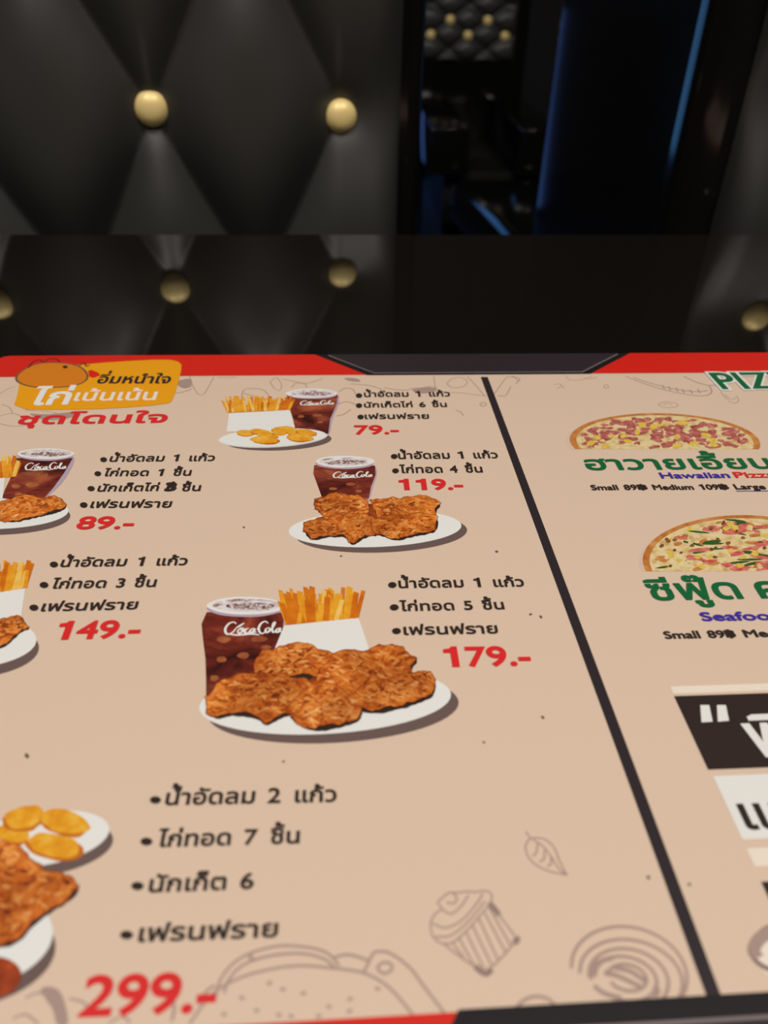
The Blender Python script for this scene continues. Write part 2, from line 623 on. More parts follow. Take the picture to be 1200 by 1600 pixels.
# ---- lettering: glyph outlines of Blender's built-in typeface, thickened into the menu's bold print
def glyph_outlines(s):
    cu = bpy.data.curves.new('lettering', 'FONT')
    cu.body = s
    cu.size = 1.0
    o = bpy.data.objects.new('lettering', cu)
    COL.objects.link(o)
    bpy.context.view_layer.update()
    dg = bpy.context.evaluated_depsgraph_get()
    c2 = o.evaluated_get(dg).to_curve(dg)
    res = []
    for sp in c2.splines:
        bp = sp.bezier_points
        n = len(bp)
        pl = []
        for i in range(n):
            a, b = bp[i], bp[(i + 1) % n]
            straight = (a.handle_right - a.co).length < 1e-5 and (b.handle_left - b.co).length < 1e-5
            ab = b.co - a.co
            if not straight and ab.length > 1e-6:
                h1 = (a.handle_right - a.co).cross(ab).length / ab.length
                h2 = (b.handle_left - a.co).cross(ab).length / ab.length
                straight = h1 < 1e-4 and h2 < 1e-4
            seg = [a.co, b.co] if straight else geometry.interpolate_bezier(a.co, a.handle_right, b.handle_left, b.co, 6)
            pl += [(p.x, p.y) for p in seg[:-1]]
        cl = []
        for p in pl:
            if not cl or (Vector(p) - Vector(cl[-1])).length > 1e-4:
                cl.append(p)
        if len(cl) > 2 and (Vector(cl[0]) - Vector(cl[-1])).length < 1e-4:
            cl.pop()
        if len(cl) > 2:
            res.append(cl)
    o.evaluated_get(dg).to_curve_clear()
    bpy.data.objects.remove(o)
    bpy.data.curves.remove(cu)
    return res


def inside(p, pl):
    x, y = p
    r = False
    for i in range(len(pl)):
        x1, y1 = pl[i]
        x2, y2 = pl[i - 1]
        if (y1 > y) != (y2 > y) and x < (x2 - x1) * (y - y1) / (y2 - y1) + x1:
            r = not r
    return r


def area(pl):
    return 0.5 * sum(pl[i - 1][0] * pl[i][1] - pl[i][0] * pl[i - 1][1] for i in range(len(pl)))


FLAG_ONE = [[(0.10, 0.52), (0.26, 0.52), (0.26, 0.0), (0.385, 0.0), (0.385, 0.70), (0.285, 0.70), (0.25, 0.635), (0.10, 0.60)]]
ONE_ADV = 0.56


def thai_outlines(r):
    """tone marks that share a letter with an upper vowel are stacked above it"""
    g = glyph_outlines(r)
    for i, ch in enumerate(r):
        if ch in '่้๊๋' and ((i and r[i - 1] in 'ิีึืั') or (i + 1 < len(r) and r[i + 1] == 'ำ')):
            a, b = len(glyph_outlines(r[:i])), len(glyph_outlines(r[:i + 1]))
            for k in range(a, b):
                g[k] = [(x, y + 0.165) for x, y in g[k]]
    return g


def line_outlines(s):
    """string -> outlines; the digit 1 gets the flag and wide step of the menu's typeface"""
    out, x = [], 0.0
    runs, cur = [], ''
    for ch in s:
        if ch in '1 ':
            if cur:
                runs.append(cur)
            cur = ''
            runs.append(ch)
        else:
            cur += ch
    if cur:
        runs.append(cur)
    for r in runs:
        if r == '1':
            g, adv = FLAG_ONE, ONE_ADV
        elif r == ' ':
            g, adv = [], 0.42
        else:
            g = thai_outlines(r)
            adv = max(p[0] for pl in g for p in pl) + 0.06 if g else 0.3
        out += [[(p[0] + x, p[1]) for p in pl] for pl in g]
        x += adv
    return out


REF = {}


def ref_height(ch):
    if ch not in REF:
        g = glyph_outlines(ch)
        REF[ch] = max(p[1] for pl in g for p in pl)
    return REF[ch]


def lettering(art, s, p0, p1, hpx, m, bold=0.00025, ref='ก', outline=None, shear=0.0, up=None):
    """print s with its baseline from pixel p0 to pixel p1; hpx = pixel height of the ref letter at p0"""
    A, B = P(*p0), P(*p1)
    ux = (B - A)
    W = ux.length
    ux.normalize()
    uy = Vector((-ux.y, ux.x))
    hv = (P(p0[0], p0[1] - hpx) - A).dot(uy)
    hv -= bold
    g = line_outlines(s)
    x0 = min(p[0] for pl in g for p in pl)
    x1 = max(p[0] for pl in g for p in pl)
    sx = (W - bold) / (x1 - x0)
    sy = hv / ref_height(ref)
    T = lambda p: A + ux * (bold / 2 + (p[0] - x0) * sx + shear * p[1] * sy) + uy * (bold / 2 + p[1] * sy)
    loops = [[T(p) for p in pl] for pl in g]
    n = len(loops)
    hole = [False] * n
    owner = [None] * n
    for i in range(n):
        for j in range(n):
            if i != j and abs(area(loops[j])) > abs(area(loops[i])) and area(loops[i]) * area(loops[j]) < 0:
                ins = sum(inside(p, loops[j]) for p in loops[i])
                if ins >= 0.95 * len(loops[i]):
                    hole[i], owner[i] = True, j
    for i in range(n):                                  # solids anticlockwise, counters clockwise
        if (area(loops[i]) > 0) == hole[i]:
            loops[i].reverse()
    for wadd, mm in (([(bold / 2 + outline, ink['white'])] if outline else []) + [(bold / 2, m)]):
        for grp in clusters([grow(pl, wadd) for pl in loops]):
            union_fill(art, grp, mm)
        art.bump(2)


def grow(pl, w):
    k = len(pl)
    off = []
    for q in range(k):
        a, b, c = Vector(pl[q - 1]), Vector(pl[q]), Vector(pl[(q + 1) % k])
        d1, d2 = (b - a).normalized(), (c - b).normalized()
        n1, n2 = Vector((d1.y, -d1.x)), Vector((d2.y, -d2.x))
        nn = n1 + n2
        if nn.length < 0.2:
            nn = n1
        nn.normalize()
        off.append(b + nn * w * min(1.5, 1.0 / max(0.4, nn.dot(n1))))
    return off


def clusters(loops):
    groups = []
    for pl in loops:
        x0, x1 = min(p.x for p in pl), max(p.x for p in pl)
        y0, y1 = min(p.y for p in pl), max(p.y for p in pl)
        hit = [g for g in groups if any(not (x1 < b[0] or x0 > b[1] or y1 < b[2] or y0 > b[3]) for b in g[1])]
        new = ([pl], [(x0, x1, y0, y1)])
        for g in hit:
            new[0].extend(g[0])
            new[1].extend(g[1])
        groups = [g for g in groups if not any(g is h for h in hit)] + [new]
    return [g[0] for g in groups]


def union_fill(art, loops, m):
    """fill everything the loops wind around, without overlapping faces"""
    S = 1000.0
    vs, es = [], []
    for pl in loops:
        b = len(vs)
        vs += [Vector((p.x * S, p.y * S)) for p in pl]
        es += [(b + i, b + (i + 1) % len(pl)) for i in range(len(pl))]
    ov, _, of, _, _, _ = geometry.delaunay_2d_cdt(vs, es, [], 0, 1e-5)
    segs = [(vs[i], vs[j]) for i, j in es]
    for f in of:
        cx = sum(ov[i].x for i in f) / len(f)
        cy = sum(ov[i].y for i in f) / len(f)
        w = 0
        for p, q in segs:
            if (p.y > cy) != (q.y > cy) and cx < (q.x - p.x) * (cy - p.y) / (q.y - p.y) + p.x:
                w += 1 if q.y > p.y else -1
        if w > 0:
            art.face([(ov[i].x / S, ov[i].y / S) for i in f], m)


# ---- the board and its borders
def round_rect(u0, v0, u1, v1, r, n=8):
    out = []
    for cx, cy, a0 in ((u1 - r, v1 - r, 0), (u0 + r, v1 - r, 90), (u0 + r, v0 + r, 180), (u1 - r, v0 + r, 270)):
        for i in range(n + 1):
            a = math.radians(a0 + 90 * i / n)
            out.append((cx + r * math.cos(a), cy + r * math.sin(a)))
    return out


bm = bmesh.new()
outl = round_rect(MU0, MV0, MU1, MV1, 0.005)
lo = [bm.verts.new((u - MC.x, v - MC.y, 0.0002)) for u, v in outl]
hi = [bm.verts.new((u - MC.x, v - MC.y, ZM)) for u, v in outl]
bm.faces.new(list(reversed(lo)))
bm.faces.new(hi)
for i in range(len(lo)):
    j = (i + 1) % len(lo)
    bm.faces.new((lo[i], lo[j], hi[j], hi[i]))
link_mesh('board', bm, paper, menu)

VB = P(300, 587.6).y                       # beige starts here under the top border
BH = MV1 - VB
a = Art(10)
bl = round_rect(MU0 + 0.00015, VB - 0.01, MU1 - 0.00015, MV1 - 0.00015, 0.0049)
a.face([(u, max(v, VB)) for u, v in bl if v > VB - 0.0055 or True], ink['red'])
a.bump(2)
tu0, tu1 = P(492, 557).x, P(985, 553.5).x
bu0, bu1 = P(574, 587).x, P(923, 585.5).x
a.face([(tu0, MV1 - .00015), (bu0, VB - .0004), (bu1, VB - .0004), (tu1, MV1 - .00015)], ink['tabdark'])
a.bump(2)
ins = 0.0055
a.face([(tu0 + ins * 1.1, MV1 - .00015), (bu0 + ins * .55, VB + .0016), (bu1 - ins * .55, VB + .0016), (tu1 - ins * 1.1, MV1 - .00015)], ink['tab'])
a.bump(2)
a.ribbon([(tu0 + ins * 1.1, MV1 - .001), (bu0 + ins * .55, VB + .0016), (bu1 - ins * .55, VB + .0016), (tu1 - ins * 1.1, MV1 - .001)], 0.0007, ink['grey'])
a.build('top_border', menu, 'red top border with a dark notched tab in the middle')

a = Art(10)
VB2 = P(800, 1577).y
MB = MV0 + 0.00015
bl = round_rect(MU0 + 0.00015, MB, MU1 - 0.00015, VB2 + .01, 0.0049)
a.face([(u, min(v, VB2)) for u, v in bl], ink['red'])
a.bump(2)
bq0, bq1 = P(700, 1589).x, tu1 + bu0 - P(700, 1589).x + (tu0 - bu0) * 0
a.face([(bq0 - .015, MB), (bq0, VB2 - .0025), (bq0 + .002, VB2 + .0004), (bq1 - .002, VB2 + .0004), (bq1, VB2 - .0025), (bq1 + .015, MB)], ink['tabdark'])
a.bump(2)
gv = P(1137, 1593).y
a.face([(bq0 - .004, MB), (bq0 + .006, gv), (bq1 - .006, gv), (bq1 + .004, MB)], ink['tab'])
a.bump(2)
a.ribbon([(bq0 - .004, MB), (bq0 + .006, gv), (bq1 - .006, gv), (bq1 + .004, MB)], 0.0007, ink['grey'])
a.build('bottom_border', menu, 'red bottom border with a dark tab')

a = Art(1)
a.face([P(751, 589), P(762, 589), P(1129.5, 1562), P(1105.5, 1562)], ink['tab'])
a.build('divider_line', menu, 'dark line between the two pages')


# ---- meals: each a printed picture with cup, fries, plate and chicken
def plate(art, c, rx, ry, sc, srx, sry, tilt=0.0):
    art.ellipse(sc, srx, sry, ink['shadow'], tilt)  # drop shadow of the plate, printed as a dark ellipse
    art.ellipse(c, rx, ry, plate_m, tilt)


def crumbs(art, outline, n, size, squash=0.55):
    xs = [p.x for p in outline]
    ys = [p.y for p in outline]
    pl = [(p.x, p.y) for p in outline]
    z0 = art.z
    done = 0
    for m, share in ((chicken_dark, 0.42), (chicken_lite, 0.58)):
        art.bump()
        want = int(n * share)
        tries = 0
        while want and tries < n * 20:
            tries += 1
            x, y = rng.uniform(min(xs), max(xs)), rng.uniform(min(ys), max(ys))
            r = size * rng.uniform(0.4, 1.2)
            if not all(inside((x + dx * r * 1.3, y + dy * r), pl) for dx, dy in ((1, 0), (-1, 0), (0, 1), (0, -1))):
                continue
            t = rng.uniform(-0.9, 0.9)
            k = rng.randint(6, 9)
            pts = []
            lng = rng.uniform(0.9, 2.0)
            for i in range(k):
                ang = 2 * math.pi * i / k
                rr = r * rng.uniform(0.55, 1.0)
                ex, ey = rr * math.cos(ang) * lng, rr * math.sin(ang) * squash
                pts.append(P(x + ex * math.cos(t) - ey * math.sin(t), y + (ex * math.sin(t) + ey * math.cos(t)) * 0.8))
            art.z += 4e-7
            art.face(pts, m)
            want -= 1


def chicken(parent, pieces, layer, csize, ncrumb, label=None):
    art = Art(layer)
    if len(pieces) > 2:
        hx = [p for pc in pieces for p in pc]
        cx, cy = sum(p[0] for p in hx) / len(hx), sum(p[1] for p in hx) / len(hx)
        wx, wy = max(p[0] for p in hx) - cx, max(p[1] for p in hx) - cy
        art.ellipse((cx, cy), wx * .6, wy * .6, chicken_dark)
    for pc in pieces:
        sh = [(x + csize * .35, y + csize * .5) for x, y in pc]
        art.poly(sh, ink['black'], 0.10, 2, 1)
    for pc in pieces:
        out = art.poly(pc, chicken_m, 0.13, 3)
        xs = [p.x for p in out]
        ys = [p.y for p in out]
        crumbs(art, out, int(ncrumb * .62), csize)
        # ragged dark edge of the crust
        art.ribbon([P(p.x, p.y) for p in out], 0.00022, chicken_dark, True)
        art.bump(2)
    return art.build('fried_chicken', parent, label)


LOGO = [  # the flowing white lettering on the cups, in a 100 x 30 box, y down
    [(22, 6), (18, 2), (10, 5), (4, 14), (4, 23), (9, 27), (17, 22), (22, 14)],
    [(22, 14), (28, 10), (36, 4)],
    [(29, 15), (25, 20), (27, 25), (32, 22), (34, 16), (29, 15), (33, 19), (38, 16)],
    [(44, 15), (39, 17), (37, 23), (41, 25), (46, 20)],
    [(53, 15), (48, 17), (46, 23), (50, 24), (54, 16), (53, 23), (57, 22)],
    [(57, 17), (61, 15)],
    [(77, 5), (72, 1), (65, 5), (61, 14), (62, 22), (67, 26), (74, 20)],
    [(77, 14), (73, 17), (73, 23), (78, 22), (80, 16), (77, 14)],
    [(80, 21), (86, 12), (89, 3), (86, 6), (84, 18), (86, 24), (90, 20)],
    [(97, 15), (92, 17), (90, 22), (94, 23), (98, 15), (97, 22), (100, 21)],
    [(9, 27), (24, 29), (48, 27), (62, 29)],
]


def cup(parent, rim, rx, ry, body, right_edge, logo, layer, amber):
    art = Art(layer)
    cx, cy = rim
    art.poly(right_edge, ink['lavender'], 0, 0, 1)
    art.poly(body, cola_m, 0, 0, 0)
    for x, y, r1, r2 in amber:
        art.poly([(x + r1 * math.cos(t) * rng.uniform(.7, 1), y + r2 * math.sin(t) * rng.uniform(.7, 1)) for t in [k * .785 for k in range(8)]], cola_amber, 0, 0, 1)
    blob(art, (cx, cy + ry * .30), rx * 0.99, ry * 1.05, ink['lavender'], 0, .03)
    blob(art, (cx - rx * .01, cy + ry * .05), rx, ry * 1.02, ink['white'], 0, .05)
    art.ellipse((cx + rx * .02, cy), rx * 0.86, ry * 0.72, foam_m)
    art.ellipse((cx + rx * .12, cy + ry * .1), rx * 0.62, ry * 0.40, noise_mat('print_cola_top', [(0.36, (96, 46, 40)), (0.52, (186, 160, 158)), (0.62, (232, 226, 226))], 900, 4, 0.42))
    x0, y0, x1, y1, sl = logo
    w = (P(x1, y1) - P(x0, y1)).length * 0.026
    for ln in LOGO:
        pts = [(x0 + (x1 - x0) * u / 100, y0 + (y1 - y0) * v / 30 + sl * (u / 100)) for u, v in ln]
        art.stroke(pts, w, ink['white'], taper=lambda t: 0.75 + 0.9 * math.sin(math.pi * min(1, max(0, t))))
    return art.build('cola_cup', parent)


def fries(parent, x0, x1, yb0, yb1, ytop, layer, n, wid, boxpts, fan=0.35):
    art = Art(layer)
    art.poly([(x0, yb0), (x1, yb1), (x1 + 2, yb1 - (yb1 - ytop) * .45), (x0 - 2, yb0 - (yb0 - ytop) * .40)], fry_m[2])
    for k in range(int(n * 1.5)):
        t = (k * 0.618034) % 1.0
        x = x0 + (x1 - x0) * t
        yb = yb0 + (yb1 - yb0) * t
        hgt = (yb - ytop) * rng.uniform(0.5, 1.0)
        dx = (t - 0.5) * fan * hgt * 2 * rng.uniform(.2, 1.2) + rng.uniform(-.25, .25) * hgt
        w = wid * rng.uniform(0.55, 0.95)
        art.poly([(x - w / 2, yb), (x + w / 2, yb), (x + dx + w / 2, yb - hgt), (x + dx - w * .4, yb - hgt - w * .25)], fry_m[rng.choice((0, 0, 1, 2, 2))])
    o = art.build('french_fries', parent)
    art = Art(layer + 3)
    art.poly(boxpts, box_m)
    art.build('fries_box', parent)
    return o


def blob(art, c, rx, ry, m, tilt=0, wob=0.12):
    t = math.radians(tilt)
    pts = []
    for i in range(14):
        a = 2 * math.pi * i / 14
        r = 1 + rng.uniform(-wob, wob)
        x, y = rx * r * math.cos(a), ry * r * math.sin(a)
        pts.append((c[0] + x * math.cos(t) - y * math.sin(t), c[1] + x * math.sin(t) + y * math.cos(t)))
    art.poly(pts, m, 0, 0, 1)


def nuggets(parent, items, layer):
    art = Art(layer)
    for x, y, rx, ry, tl in items:
        blob(art, (x + .5, y + ry * .16), rx, ry, nugget_dark, tl)
        blob(art, (x, y), rx * .97, ry * .9, nugget_m, tl)
    return art.build('nuggets', parent)


def meal(label):
    o = empty('meal_picture', (0, 0, 0), 0, menu)
    o['label'] = label
    return o


def dish(parent, *args):
    art = Art(4)
    plate(art, *args)
    art.build('plate', parent)


# 79 set
m1 = meal('printed picture of nuggets, fries and a cola')
cup(m1, (487, 614.5), 41, 7, [(448, 618), (451, 632), (458, 655), (461, 674), (487, 680), (513, 678), (516, 655), (526, 632), (528, 617)],
    [(512, 620), (530, 616), (530, 632), (519, 655), (516, 679), (508, 679)], (468, 626, 522, 634, 0), 6,
    [(470, 651, 7, 3), (495, 649, 9, 3), (500, 660, 6, 2)])
fries(m1, 357, 452, 645, 641, 619, 8, 46, 6, [(358, 646.5), (452, 641), (461, 668), (410, 676), (354, 675)])
art = Art(5)
art.ellipse((435, 688.5), 83, 15.5, ink['shadow'], -2)
art.ellipse((427, 684), 85, 15.3, plate_m, -3)
art.z = ZM + 14 * 1.5e-5
art.ellipse((427, 684.5), 83, 14, plate_m, -3)
art.build('plate', m1)
nuggets(m1, [(384, 677, 15, 5.5, 0), (408, 676, 17, 5, 8), (440, 671, 17, 4.5, -6), (455, 674, 16, 5, 10), (478, 676, 17, 5, 8), (418, 681, 17, 5, 10), (413, 688, 23, 6, 4), (467, 684.5, 22, 6, 4), (437, 677, 12, 4, 0)], 16)

# 119 set
m2 = meal('printed picture of four pieces of chicken and a cola')
cup(m2, (538.5, 721.5), 47, 9, [(491, 727), (489.5, 740), (496, 758), (504, 780), (540, 782), (576, 780), (580, 760), (587, 742), (586, 728)],
    [(568, 728), (587, 727), (590, 741), (583, 760), (578, 781), (566, 781)], (519, 737, 582, 748, 0), 8,
    [(520, 764, 8, 3), (548, 757, 9, 3), (560, 768, 7, 3)])
dish(m2, (586, 826), 135, 29, (596, 833), 134, 30.5, -2)
chicken(m2, [[(492, 780), (517, 771), (550, 774), (575, 783), (577, 800), (540, 806), (510, 808), (492, 796)],
             [(577, 782), (602, 780), (627, 780), (665, 775), (675, 780), (689, 787), (679, 797), (683, 812), (640, 818), (590, 812)],
             [(474, 832), (475, 817), (497, 810), (535, 803), (570, 803), (590, 815), (592, 836), (570, 837), (553, 850), (545, 849), (538, 837), (512, 838), (486, 844)],
             [(580, 812), (610, 803), (650, 803), (684, 808), (681, 830), (662, 834), (650, 836), (622, 844), (600, 838), (584, 834)]], 14, 4.2, 90)

# 89 set
m3 = meal('printed picture of one piece of chicken, nuggets, fries and a cola')
cup(m3, (71, 709), 46, 8.5, [(26, 716), (20, 740), (8, 765), (3, 779), (40, 781), (70, 778), (84, 762), (100, 740), (114, 716)],
    [(98, 717), (117, 713), (115, 726), (100, 752), (82, 770), (70, 778), (62, 776)], (38, 723, 104, 736, 0), 8,
    [(25, 760, 9, 4), (66, 742, 12, 4), (50, 758, 12, 5), (30, 773, 9, 3)])
fries(m3, -40, 24, 752, 745, 712, 6, 34, 7, [(-44, 752), (8, 746), (4, 780), (-40, 782)], 0.3)
dish(m3, (-12, 800), 119, 27, (-6, 808), 116, 28, -1)
chicken(m3, [[(-50, 800), (-20, 788), (0, 785), (25, 777), (60, 778), (85, 775), (96, 780), (104, 790), (95, 797), (70, 804), (50, 809), (25, 815), (-10, 812), (-45, 812)]], 14, 4.5, 110)

# 149 set
m4 = meal('printed picture of three pieces of chicken and fries')
fries(m4, -40, 41, 932, 919, 876, 6, 40, 9, [(-50, 932), (0, 926), (40, 918), (33, 966), (-45, 975)], 0.4)
dish(m4, (-76, 1002), 133, 45, (-70, 1014), 131, 48, -1)
chicken(m4, [[(-60, 985), (-30, 975), (0, 969), (26, 962), (35, 966), (38, 973), (46, 981), (34, 984), (23, 993), (9, 1007), (0, 1011), (-40, 1018)]], 14, 5.5, 120)

# 179 set
m5 = meal('printed picture of five pieces of chicken, fries and a cola')
cup(m5, (384, 946), 62, 14, [(323, 957), (315, 975), (317, 998), (321, 1030), (322, 1062), (322, 1090), (390, 1080), (420, 1040), (431, 1012), (442, 985), (444, 958)],
    [(420, 958), (446, 956), (446, 985), (433, 1012), (426, 1040), (408, 1045)], (349, 971, 440, 994, 0), 8,
    [(346, 1031, 10, 6), (350, 1000, 13, 6), (405, 999, 16, 6), (380, 1025, 12, 6), (335, 1060, 8, 6), (415, 1012, 10, 5)])
fries(m5, 448, 558, 977, 966, 918, 6, 44, 11, [(444, 978), (560, 965.5), (578, 1018), (520, 1030), (426, 1022)], 0.25)
dish(m5, (508, 1096), 197, 51, (521, 1108), 196, 53, -3.2)
chicken(m5, [[(397, 1046), (398, 1034), (410, 1017), (447, 1009), (485, 1007.5), (507, 1017), (530, 1021), (532, 1045), (500, 1058), (430, 1062), (398, 1056)],
             [(500, 1045), (520, 1024), (575, 1017), (612, 1007.5), (629, 1011), (639, 1024), (652, 1030), (641, 1041), (643, 1056), (600, 1085), (540, 1090), (495, 1070)],
             [(320, 1090), (339, 1069), (365, 1058), (397, 1054), (440, 1060), (480, 1062), (492, 1080), (470, 1110), (447, 1116), (429, 1124), (414, 1133), (399, 1120), (357, 1116), (339, 1122), (322, 1116)],
             [(447, 1112), (462, 1092), (490, 1070), (530, 1075), (556, 1092), (566, 1108), (560, 1124), (545, 1130), (530, 1135), (492, 1141), (462, 1131)],
             [(538, 1092), (570, 1072), (620, 1060), (650, 1053), (672, 1051), (680, 1064), (675, 1086), (664, 1092), (650, 1097), (620, 1107), (582, 1114), (552, 1106)]], 14, 6.2, 150)

# 299 set
m6 = meal('printed picture of seven pieces of chicken with a plate of nuggets')
art = Art(4)
art.ellipse((66, 1327), 112, 42, ink['shadow'], -9)
art.ellipse((60, 1311), 112, 42, plate_m, -9)
art.ellipse((-68, 1494), 156, 84, ink['shadow'], -8)
art.ellipse((-72, 1472), 156, 82, plate_m, -8)
art.build('plate', m6)
nuggets(m6, [(19, 1303, 26, 17, 10), (38, 1277, 34, 20, -10), (101, 1284, 41, 21, 14), (84, 1321, 44, 20, 10)], 8)
chicken(m6, [[(-60, 1340), (-20, 1318), (0, 1315), (28, 1320), (47, 1343), (70, 1362), (112, 1371), (124, 1385), (103, 1409), (70, 1427), (47, 1446), (28, 1469), (0, 1479), (-60, 1480)]], 14, 8, 190)
art = Art(16)
blob(art, (-12, 1528), 48, 33, sauce_m, -10, .06)
art.build('fried_chicken', m6)


# ---- item lists and prices
def items(lines, name='item_list', label=None):
    art = Art(20)
    for bul, br, s, p0, p1, h in lines:
        if bul:
            art.ellipse(bul, br, br * 0.62 + 0.4, ink['black'], 0, 24)
        lettering(art, s, p0, p1, h, ink['black'], 0.00026)
    art.build(name, menu, label)


def price(s, p0, p1, h):
    art = Art(20)
    lettering(art, s, p0, p1, h, ink['pricered'], 0.00055, '7')
    o = art.build('price', menu, 'red price ' + s)


items([((561, 618.8), 5, 'น้ำอัดลม 1 แก้ว', (569, 621), (704, 620), 7),
       ((561, 634.5), 5, 'นักเก็ตไก่ 6 ชิ้น', (569, 637.5), (699, 636.5), 6.5),
       ((563.5, 652.3), 5, 'เฟรนฟราย', (570, 655.5), (671, 655), 7)])
price('79.-', (554, 679.7), (624, 679), 14.3)
items([((616, 714), 5.3, 'น้ำอัดลม 1 แก้ว', (622.5, 718), (779, 716.7), 9),
       ((618, 736.5), 5.3, 'ไก่ทอด 4 ชิ้น', (625, 740), (755, 739), 9.2)])
price('119.-', (624, 766.5), (725, 766), 17)
items([((162, 719), 5.3, 'น้ำอัดลม 1 แก้ว', (170, 722.3), (335, 721), 8.6),
       ((153, 741), 5.3, 'ไก่ทอด 1 ชิ้น', (160, 745), (298, 744), 8.8),
       ((142.5, 764.3), 5.6, 'นักเก็ตไก่', (151, 769), (247, 768), 9.2),
       (None, 0, 'ชิ้น', (283, 768.4), (313, 768), 9.2),
       ((131, 790), 6, 'เฟรนฟราย', (140, 794.5), (267, 794), 10)])
art = Art(20)
lettering(art, '5', (258, 768.5), (273, 768), 13, ink['black'], 0.0007, '7')
lettering(art, '3', (256, 768.5), (275, 768), 13.5, ink['black'], 0.0006, '7')
art.stroke([(260, 768), (266, 758), (273, 754)], 0.0012, ink['black'])
art.build('overwritten_number', menu, 'item count overwritten in thick black pen')
price('89.-', (117, 828), (207, 827.5), 20)
items([((84.5, 883), 6.5, 'น้ำอัดลม 1 แก้ว', (93, 887), (292, 884), 11.5),
       ((69, 915), 6.8, 'ไก่ทอด 3 ชิ้น', (78, 921), (243, 918), 12),
       ((53.2, 950.5), 7, 'เฟรนฟราย', (63, 956.5), (214, 953), 12.5)])
price('149.-', (84.5, 1001), (217, 997.5), 28.5)
items([((613, 915), 6.6, 'น้ำอัดลม 1 แก้ว', (623, 920), (820, 917.3), 12),
       ((616, 950), 7, 'ไก่ทอด 5 ชิ้น', (625, 956), (789, 953), 12),
       ((619.5, 987), 7, 'เฟรนฟราย', (631, 993.3), (779, 990.7), 13)])
price('179.-', (696, 1043.5), (832, 1041), 31.5)
items([((243, 1251), 8.6, 'น้ำอัดลม 2 แก้ว', (257, 1259.5), (526, 1254), 20),
       ((229, 1316), 9.2, 'ไก่ทอด 7 ชิ้น', (244, 1325), (468, 1319), 20.5),
       ((215, 1385.5), 9.6, 'นักเก็ต 6', (231, 1396), (396, 1390), 21.5),
       ((198, 1462), 10, 'เฟรนฟราย', (215, 1473.5), (434, 1465.5), 23)])
price('299.-', (121, 1591), (335, 1583), 65)

# ---- the brand corner, top left
art = Art(12)
art.poly([(20, 640), (29, 612), (30, 590), (48, 574), (120, 571), (175, 566), (262, 561.5), (284, 567), (283, 582), (271, 625), (262, 632), (175, 639), (100, 641)], ink['yellow'], 0, 0, 1)
art.bump(6)
head = art.poly([(22, 592), (37, 577), (62, 567), (100, 567), (125, 572), (138, 585), (135, 597), (112, 605), (62, 607), (35, 602)], ink['orange'], 0, 0, 2)
art.bump()
art.ribbon([P(p.x, p.y) for p in head], 0.0008, ink['speck'], True)
art.poly([(137, 576), (161, 586), (140, 593)], ink['red'], 0, 0, 1)
art.ellipse((102, 574), 4, 2.2, ink['brown'])
art.stroke([(44, 576), (52, 566), (62, 563), (68, 566), (78, 561), (88, 562), (94, 566)], 0.0006, ink['brown'])
art.stroke([(124, 572), (132, 568), (135, 573), (140, 571)], 0.0006, ink['brown'])
art.build('brand_logo', menu, 'yellow badge with an orange chicken head')
art = Art(18)
lettering(art, 'อิ่มหนำใจ', (150, 600), (265, 600), 11.5, ink['brown'], 0.0005)
art.build('brand_slogan', menu, 'dark slogan on the yellow badge')
art = Art(18)
lettering(art, 'ไก่', (42, 634.5), (106, 633), 21, ink['white'], 0.0009)
lettering(art, 'เน้นเน้น', (114, 627.5), (243, 626), 13.5, ink['cream'], 0.0005)
art.build('brand_name', menu, 'white lettering on the yellow badge')
art = Art(14)
lettering(art, 'ชุดโดนใจ', (24, 664), (260, 661), 14, ink['pricered'], 0.0008)
art.build('set_title', menu, 'red title under the yellow badge')

# ---- right-hand page
art = Art(22)
lettering(art, 'PIZZA', (1129, 609.5), (1309, 607), 26.5, ink['green'], 0.0010, 'H', outline=0.0011)
art.build('page_title', menu, 'large green title outlined in white')


def pizza(cx, rx, ytop, ybase, seed, kind, label, tilt=0.0):
    r = random.Random(seed)
    art = Art(4)
    H = ybase - ytop

    def half(k):
        pts = []
        for i in range(72):
            a = 2 * math.pi * i / 72
            x, y = rx * k * math.cos(a), -0.80 * H * k * math.sin(a)
            pts.append((cx + x, min(ybase, ybase - 0.20 * H + y + tilt * x)))
        return pts
    art.poly([(x - 5, min(y + 2, ybase)) for x, y in half(1.0)], ink['pizza_shadow'])  # pale cast shadow printed along the pizza's left side
    art.poly(half(1.0), crust_m)
    art.poly(half(0.93), cheese_m)
    pl = half(0.92)
    n = 150
    for m, cnt, sx, sy in kind:
        art.bump()
        c = 0
        while c < cnt:
            x, y = cx + rx * r.uniform(-1, 1), r.uniform(ytop, ybase)
            w, h = rx * sx * r.uniform(.6, 1.2), H * sy * r.uniform(.6, 1.2)
            if not all(inside(q, pl) for q in ((x - w, y), (x + w, y), (x, y - h), (x, y + h))):
                continue
            t = r.uniform(-.5, .5)
            pts = []
            for i in range(8):
                a = 2 * math.pi * i / 8
                rr = r.uniform(.65, 1.05)
                ex, ey = w * rr * math.cos(a), h * rr * math.sin(a)
                pts.append(P(x + ex * math.cos(t) - ey * math.sin(t), y + (ex * math.sin(t) * .5 + ey * math.cos(t))))
            art.z += 4e-7
            art.face(pts, m)
            c += 1
    o = art.build('pizza_picture', menu, label)


